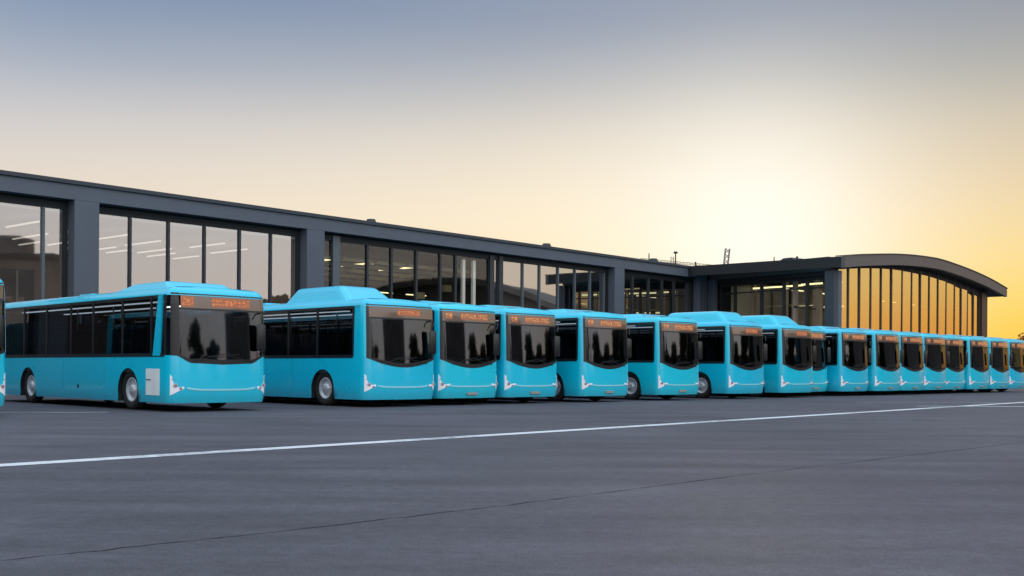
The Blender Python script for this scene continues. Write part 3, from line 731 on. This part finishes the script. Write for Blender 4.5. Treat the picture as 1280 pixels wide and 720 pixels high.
for (a, z0, z1) in ((34.0, 5.7, 6.1), (34.0, 4.6, 4.9)): bm = nbox(a, a+1.1, 2.2, 2.4, z0, z1); obj('gallery_front', bm, 'white_column', hall)
bm = nbox(34.75, 35.05, 1.4, 1.6, 0, 6.5); obj('inner_column', bm, 'white_column', hall)
for (x, y, z, yd) in ((12.6, 3, 6.3, 2.6), (14.8, 4, 6.3, 2.8), (17.4, 3.4, 6.3, 3.0), (20.2, 4, 6.3, 2.6), (12.0, 6, 6.3, 2.4), (36.0, 3, 6.3, 2.6), (39.5, 3, 6.3, 2.6)):
    bm = nbox(x-.05, x+.05, y, y+yd, z, z+.08); obj('ceiling_light', bm, 'dim_lamp', hall)

# ------------------------------------------------------------------ wing that turns towards the arched hall
J = Vector((12.757, 72.988)); Cc = Vector((18.642, 65.060)); wd = (Cc-J).normalized(); WL = (Cc-J).length
wing = thing('glazed_wing', 'short glazed wing joining the long grey hall to the arched hall', 'building', (J.x, J.y, 0), math.atan2(wd.y, wd.x))
bm = bmesh.new(); box(bm, .12, WL-.25, 0, .3, 6.98, 7.60); obj('beam', bm, 'brown_cladding', wing)
bm = bmesh.new(); box(bm, .10, WL-.25, -.10, .5, 7.605, 7.76, bev=.015); obj('coping', bm, 'roof_metal', wing)
bm = bmesh.new(); box(bm, .3, WL-.3, .302, .9, 6.72, 7.2); obj('soffit', bm, 'soffit_black', wing)
def trap(y0, y1, z0, z1, x0=-8, m=.45):
    bm = bmesh.new(); ps = [(x0, y0), (WL-m-.218*y0, y0), (WL-m-.218*y1, y1), (x0, y1)]
    lo = [bm.verts.new((x, y, z0)) for x, y in ps]; hi = [bm.verts.new((x, y, z1)) for x, y in ps]
    bm.faces.new(lo[::-1]); bm.faces.new(hi)
    for k in range(4): bm.faces.new((lo[k], lo[(k+1) % 4], hi[(k+1) % 4], hi[k]))
    return bm
obj('roof', trap(.9, 12, 7.3, 7.58, m=.7), 'roof_metal', wing)
obj('side_wall', nbox(-8.2, -8, .9, 12, 0, 7.3), 'slate_cladding', wing)
bm = bmesh.new(); box(bm, .02, .50, .004, .4, 0, 6.97, bev=.02); obj('pillar', bm, 'slate_cladding', wing)
bm = bmesh.new(); box(bm, 9.2, WL-.03, .30, .9, 0, 6.97)
for k in range(5): box(bm, 9.30+k*.11, 9.34+k*.11, .27, .30, 0, 6.97)
obj('end_wall', bm, 'slate_cladding', wing)
bay(.5, 9.25, [1.81, 4.0, 5.78, (7.55, .3)][:3]+[7.55], 'hall_glass_dark', 'mullion_dark', tr=(6.05,), mw=.17, parent=wing, y=.62, top=6.78, jamb=.2)
bm = trap(7.5, 7.7, 0, 7); obj('inner_wall', bm, 'olive_wall', wing)
bm = trap(.95, 7.45, 6.9, 7.1); obj('inner_ceiling', bm, 'dark_hall', wing)
bm = trap(.95, 7.45, 0, .05); obj('inner_floor', bm, 'hall_floor', wing)
for k, (x, y) in enumerate(((1.2, 3), (2.4, 5), (3.4, 3.5), (4.8, 5), (6.3, 3.2), (6.6, 5.6), (8.1, 2.4))):
    bm = nbox(x-.14, x+.14, y, y+.28, 0, 6.9); obj('inner_column', bm, 'dark_hall' if k % 2 else 'beige_wall', wing)
for (x0, x1, y, z) in ((1.2, 3.2, 3.0, 6.45), (3.6, 5.6, 2.6, 6.4), (5.8, 7.4, 2.2, 6.4), (7.8, 9.0, 2.0, 6.35), (2, 4, 6, 5.4), (4.6, 6.6, 6, 5.2)):
    bm = nbox(x0, x1, y, y+.08, z, z+.10); obj('ceiling_light', bm, 'dim_lamp', wing)
for z in (5.3, 4.2, 3.4): bm = nbox(1, 7.9, 4.4, 4.5, z, z+.12); obj('gallery_rail', bm, 'olive_wall', wing)

# ------------------------------------------------------------------ arched hall
arch = thing('arched_hall', 'brown edged hall with a curved overhanging roof and gold reflecting glass', 'building', (Cc.x, Cc.y, 0), math.atan2(bd.y, bd.x))
def cr(pts, x):     # catmull-like interpolation through (x, z)
    for k in range(len(pts)-1):
        if pts[k][0] <= x <= pts[k+1][0]:
            p0 = pts[max(k-1, 0)]; p1 = pts[k]; p2 = pts[k+1]; p3 = pts[min(k+2, len(pts)-1)]
            h = p2[0]-p1[0]; t = (x-p1[0])/h
            m1 = (p2[1]-p0[1])/(p2[0]-p0[0])*h; m2 = (p3[1]-p1[1])/(p3[0]-p1[0])*h
            return (2*t**3-3*t*t+1)*p1[1]+(t**3-2*t*t+t)*m1+(-2*t**3+3*t*t)*p2[1]+(t**3-t*t)*m2
    return pts[-1][1] if x > pts[-1][0] else pts[0][1]
TOP = [(-.3, 7.70), (2.2, 7.97), (8.1, 8.46), (13.4, 8.66), (16.3, 8.60), (21, 8.33), (25.0, 7.97), (28.5, 7.52)]
GL = [(-.2, 6.98), (1, 7.10), (5, 7.45), (8.8, 7.66), (12, 7.68), (15.1, 7.64), (18.4, 7.45), (25.3, 6.84)]
def arch_solid(name, x0, x1, y0, y1, ztop, zbot, mat, parent, n=60, smooth=False):
    bm = bmesh.new(); prev = None
    for k in range(n+1):
        x = x0+(x1-x0)*k/n; a, b = ztop(x), zbot(x)
        cur = [bm.verts.new(p) for p in ((x, y0, b), (x, y1, b), (x, y1, a), (x, y0, a))]
        if prev:
            for j in range(4): bm.faces.new((prev[j], prev[(j+1) % 4], cur[(j+1) % 4], cur[j]))
        else: bm.faces.new(cur)
        prev = cur
    bm.faces.new(prev[::-1]); bmesh.ops.recalc_face_normals(bm, faces=bm.faces)
    return obj(name, bm, mat, parent)
ftk = lambda x: .66 if x < 26 else .66-.06*(x-26)/4
OV = -.9
arch_solid('roof_edge', -.28, 28.5, OV, OV+.25, lambda x: cr(TOP, x), lambda x: cr(TOP, x)-ftk(x), 'brown_cladding', arch)
arch_solid('roof_cap', -.30, 28.55, OV-.05, OV+.6, lambda x: cr(TOP, x)+.06, lambda x: cr(TOP, x)+.004, 'roof_metal', arch)
arch_solid('roof', -.28, 28.5, OV+.253, 14, lambda x: cr(TOP, x)-.01, lambda x: cr(TOP, x)-ftk(x)+.03, 'soffit_black', arch)
bm = bmesh.new(); box(bm, -.02, .55, -.10, .5, 0, 6.95, bev=.02); obj('corner_pillar', bm, 'roof_metal', arch)
bm = bmesh.new(); box(bm, .55, .95, .0, .4, 0, 7.0, bev=.02); obj('corner_pillar', bm, 'brown_cladding', arch)
muls = [.96, 2.28, 3.86, 5.5, 7.08, 8.72, 10.41, 12.03, 13.56, 15.13, 16.76, 18.29, 19.95, 21.32, 22.6, 23.9, 25.23]
tp = lambda x: min(cr(TOP, x)-.7, cr(GL, x)+.4)
for a, b in zip(muls, muls[1:]):
    bm = bmesh.new(); tl = random.uniform(-.045, .045); bm.faces.new([bm.verts.new(p) for p in ((a, .09+tl, .3), (b, .09-tl*.3, .3), (b, .09-tl, tp(b)), (a, .09+tl*.3, tp(a)))])
    f = obj('window_pane', bm, 'hall_glass_gold', arch)
for m_ in muls[1:]:
    bm = nbox(m_-.075, m_+.075, .04, .2, .3, tp(m_)+.02); obj('mullion', bm, 'mullion_bronze', arch)
bm = nbox(25.3, 26.5, -.1, .5, 0, tp(26.5)+.05); obj('end_wall', bm, 'mullion_bronze', arch)
arch_solid('window_head', .9, 26.6, .05, .5, lambda x: cr(TOP, x)-.5, lambda x: cr(GL, x)-.02, 'soffit_black', arch)
bm = nbox(.6, 26.4, -.05, .3, 0, .3); obj('plinth', bm, 'concrete', arch)
bm = nbox(2.6, 26.2, 8, 8.2, 0, 6.9); obj('inner_wall', bm, 'olive_wall', arch)
bm = nbox(.6, 26.4, .3, 8, 0, .05); obj('inner_floor', bm, 'hall_floor', arch)
for z in (2.6, 4.9):
    obj('gallery_rail', nbox(1.2, 26, 3.0, 3.1, z, z+.14), 'brown_wall', arch)
for k in range(9): obj('inner_column', nbox(2.2+2.8*k, 2.45+2.8*k, 3.4, 3.65, 0, 6.9), 'beige_wall', arch)
for k in range(5): obj('ceiling_light', nbox(3+5*k, 5.4+5*k, 4.5, 4.6, 6.2, 6.26), 'dim_lamp', arch)  # added lamps that warm the interior behind the gold panes
bm = nbox(26.2, 26.4, .5, 13, 0, 7); obj('side_wall', bm, 'brown_cladding', arch)

# ------------------------------------------------------------------ things on the roofs
def on(base, d, t, y, z): n = Vector((-d.y, d.x)); q = base+d*t+n*y; return (q.x, q.y, z)
def roof_vent(t, base, d, z, label, s=1.0):
    r = thing('roof_vent', label, 'vent', on(base, d, t, .7, z), math.atan2(d.y, d.x), 'small vents on the roofs')
    bm = bmesh.new(); tube(bm, (0, 0, -.3), (0, 0, .08*s), .14*s, seg=12); obj('base', bm, 'vent_dark', r)
    bm = bmesh.new(); tube(bm, (0, 0, .08*s), (0, 0, .22*s), .24*s, .18*s, seg=14); obj('cap', bm, 'vent_dark', r)
roof_vent(14.35, BP, bd, HT, 'small dark vent on the long roof, nearer the camera', 1.05)
roof_vent(27.2, BP, bd, HT, 'small dark vent on the long roof, midway along', 1.15)
roof_vent(37.7, BP, bd, HT, 'small dark vent on the long roof, beside the thin mast', 1.2)
def mast(pos, h, label, lean=0, r=.04, topw=0):
    o = thing('roof_mast', label, 'mast', pos, 0, 'masts on the roofs')
    bm = bmesh.new(); tube(bm, (0, 0, -.3), (0, 0, .1), r*2.5); obj('base', bm, 'vent_dark', o)
    bm = bmesh.new(); tube(bm, (0, 0, 0), (lean, 0, h), r, r*.8, 8); obj('pole', bm, 'vent_dark', o)
    if topw: bm = bmesh.new(); tube(bm, (lean-topw, 0, h), (lean+topw, 0, h), r*1.6, seg=8); obj('head', bm, 'vent_dark', o)
mast(on(BP, bd, 37.2, .7, HT), .55, 'thin short mast beside the third vent of the long roof')
mast(on(BP, bd, 40.2, .7, HT), .85, 'thin mast with a small head near the roof junction', r=.045, topw=.12)
mast(on(BP, bd, 42.6, .7, HT), .45, 'stub mast right at the junction of the two roofs', r=.06)
mast(on(J, wd, 4.5, 1.2, 7.6), .62, 'thin mast on the wing roof left of the small hood')
mast(on(J, wd, 6.3, 1.2, 7.6), .45, 'short mast on the wing roof right of the small hood', topw=.06)
# camera-like pair of floodlights and a rooftop hood on the wing
fl = thing('roof_floodlight', 'pair of small floodlights on the wing roof beside the leaning post', 'lamp', on(J, wd, 2.4, .9, 7.6))
bm = bmesh.new(); tube(bm, (0, 0, -.1), (0, 0, .25), .03); obj('post', bm, 'vent_dark', fl)
for sx in (-.16, .16):
    bm = nbox(sx-.1, sx+.1, -.06, .06, .22, .38, bev=.02); obj('head', bm, 'vent_dark', fl)
ho = thing('roof_hood', 'low dark hood sitting on the wing roof near the arched hall', 'roof unit', on(J, wd, 4.9, 1.5, 7.6), math.atan2(wd.y, wd.x))
bm = bmesh.new()
pr = [(-2.0, .0), (-1.6, .12), (-.3, .36), (.1, .52), (.7, .52), (1.0, .30), (1.25, .0)]
va = [bm.verts.new((x, 0, z)) for x, z in pr]; vb = [bm.verts.new((x, 1.6, z)) for x, z in pr]
bm.faces.new(va); bm.faces.new(vb[::-1])
for k in range(len(pr)): bm.faces.new((va[k], vb[k], vb[(k+1) % len(pr)], va[(k+1) % len(pr)]))
bmesh.ops.recalc_face_normals(bm, faces=bm.faces); obj('cover', bm, 'roof_metal', ho)
# leaning boom of a far crane behind the wing, and the thin jib of a second
def lattice(bm, p, q, w_, n, r=.08):
    p = Vector(p); q = Vector(q); d = (q-p).normalized(); s = Vector((0, 0, 1)) if abs(d.z) < .8 else Vector((1, 0, 0)); s = (s-d*s.dot(d)).normalized()*w_; u = d.cross(s)
    cs = [s+u, s-u, -s-u, -s+u]
    for c in cs: tube(bm, p+c, q+c, r, seg=5)
    for k in range(n):
        a = p.lerp(q, k/n); b = p.lerp(q, (k+1)/n)
        for j in range(4): tube(bm, a+cs[j], b+cs[(j+1) % 4], r*.7, seg=4)
cz = thing('crane', 'leaning lattice boom of a far crane above the wing roof', 'crane', (58, 300, 0))
bm = bmesh.new(); box(bm, -3, 3, -3, 3, 0, 3, bev=.3); obj('cab', bm, 'crane_yellow', cz)
bm = bmesh.new(); lattice(bm, (-3.6, 0, 2), (-.3, 0, 34), .55, 22, .13); obj('boom', bm, 'crane_haze_grey', cz)
c2 = thing('tower_crane', 'pale thin tower crane far behind the long hall roof', 'crane', (60, 420, 0))
bm = bmesh.new(); lattice(bm, (0, 0, 0), (0, 0, 44), .5, 26, .10); obj('tower', bm, 'crane_yellow', c2)
bm = bmesh.new(); lattice(bm, (-12, 0, 43), (17, 0, 40.5), .35, 24, .09); obj('jib', bm, 'crane_yellow', c2)

# ------------------------------------------------------------------ horizon on the right: far trees and a rust coloured tree
def tree(name, label, loc, h, spread, mat, group=None, nleaf=1400, seed=0, leaf=.22, cat='tree', trunk_h=.3):
    rn = random.Random(seed); t = thing(name, label, cat, loc, rn.random()*6, group)
    bm = bmesh.new(); tube(bm, (0, 0, -.1), (0, 0, h*.55), h*.03, h*.015, 8)
    cl = []
    for k in range(11):
        a = rn.random()*6.28; rr_ = spread*(.3+.6*rn.random()); z = h*(trunk_h+.15+(.8-trunk_h)*rn.random())
        c = Vector((math.cos(a)*rr_*(1.15-z/h*.6), math.sin(a)*rr_*(1.15-z/h*.6), z)); cl.append((c, spread*(.28+.25*rn.random())))
        tube(bm, (0, 0, h*(.2+.25*rn.random())), c, h*.012, h*.004, 5)
    cl.append((Vector((0, 0, h*.86)), spread*.4)); obj('trunk', bm, 'bark', t)
    bm = bmesh.new()
    for k in range(nleaf):
        c, r_ = rn.choice(cl); v = Vector((rn.gauss(0, 1), rn.gauss(0, 1), rn.gauss(0, 1))).normalized()*r_*(rn.random()**.4)
        p = c+v; q = Matrix.Rotation(rn.random()*6.28, 3, 'Z') @ Matrix.Rotation(rn.random()*3.14, 3, 'X'); s = leaf*(.6+.8*rn.random())
        bm.faces.new([bm.verts.new(p+q @ Vector((x*s, y*s*.6, 0))) for x, y in ((-1, 0), (0, -1), (1, 0), (0, 1))])
    obj('crown', bm, mat, t); return t
tree('tree', 'rust brown tree far off at the right edge above the last bus', (79.0, 168, 0), 7.0, 3.4, 'leaf_rust', nleaf=1800, seed=4, leaf=.30)
rt = random.Random(8)
for k, (x, y, h) in enumerate(((74.5, 176, 4.3), (79.5, 182, 5.2), (83, 190, 5.6))):
    tree('shrub', ('low dark shrub on the horizon just right of the arched hall', 'low dark shrub left of the rust tree on the horizon', 'dark shrub behind the rust tree at the right edge')[k], (x, y, 0), h, 2.8, 'leaf', nleaf=700, seed=20+k, leaf=.4, cat='shrub', trunk_h=.05)
bm = bmesh.new(); rt = random.Random(5)
prev = None; xs = [-400+6*k for k in range(220)]
pts = [(x, 520+.05*x, 3.4+1.6*math.sin(x*.021)+1.4*math.sin(x*.083+1)+rt.uniform(-.7, .7)) for x in xs]
for (x, y, h) in pts:
    bmesh.ops.create_icosphere(bm, subdivisions=1, radius=1, matrix=Matrix.Translation((x, y+rt.uniform(-8, 8), h*.2)) @ Matrix.Diagonal((5+rt.random()*2, 5, max(h, 1)*.8, 1)))
obj('far_woodland', bm, 'far_green', kind='stuff')

# ------------------------------------------------------------------ what stands beyond the right edge and shows in the glass
oh = thing('opposite_hall', 'dark arched hall beyond the right edge, seen only in the glass', 'building', (66, 62, 0), R(-60))
OT = [(-16, 6.5), (-11, 8.6), (-5, 10.6), (2, 11.2), (9, 10.4), (15, 8.4)]
arch_solid('roof', -16, 15, -1.4, 12, lambda x: cr(OT, x), lambda x: cr(OT, x)-.7, 'far_building', oh)
arch_solid('wall', -13, 12, 0, 11, lambda x: cr(OT, x)-.72, lambda x: 0, 'far_building', oh)
ob = thing('opposite_block', 'dark flat roofed block beyond the right edge, mirrored in the windshields', 'building', (52, 17, 0), R(-84))
obj('wall', nbox(-5.5, 5.5, 0, 9, 0, 11.2), 'far_building', ob); obj('roof', nbox(-5.7, 5.7, -.2, 9.2, 11.2, 11.7), 'roof_metal', ob); obj('stair_tower', nbox(-2.2, 1.2, 1, 5, 11.7, 13.5), 'far_building', ob)
oc = thing('opposite_shed', 'low dark shed beyond the right edge, mirrored in the windshields', 'building', (55, 36, 0), R(-84))
obj('wall', nbox(-10, 9, 0, 9, 0, 4.6), 'far_building', oc); obj('roof', nbox(-10.3, 9.3, -.3, 9.3, 4.6, 4.9), 'roof_metal', oc)
lab = ['broad tree', 'tall tree', 'round tree', 'leaning tree', 'spreading tree', 'pointed tree', 'bushy tree', 'slender tree', 'old tree']
for k, (x, y, h, sp) in enumerate(((48, 30, 6.8, 4.2), (50, 37, 5.6, 3.4), (49, 45, 6.8, 4.4), (47, 7, 7.5, 3.6), (50, -2, 11.5, 4.6), (50, -14, 8.0, 4.0), (52, -28, 12, 5), (60, -40, 9, 4), (55, 52, 7, 3.6))):
    tree('tree', lab[k]+' beyond the right edge, mirrored in the windshields', (x, y, 0), h, sp, 'leaf', group='trees beyond the right edge', nleaf=2600, seed=40+k, leaf=.5, trunk_h=.05)
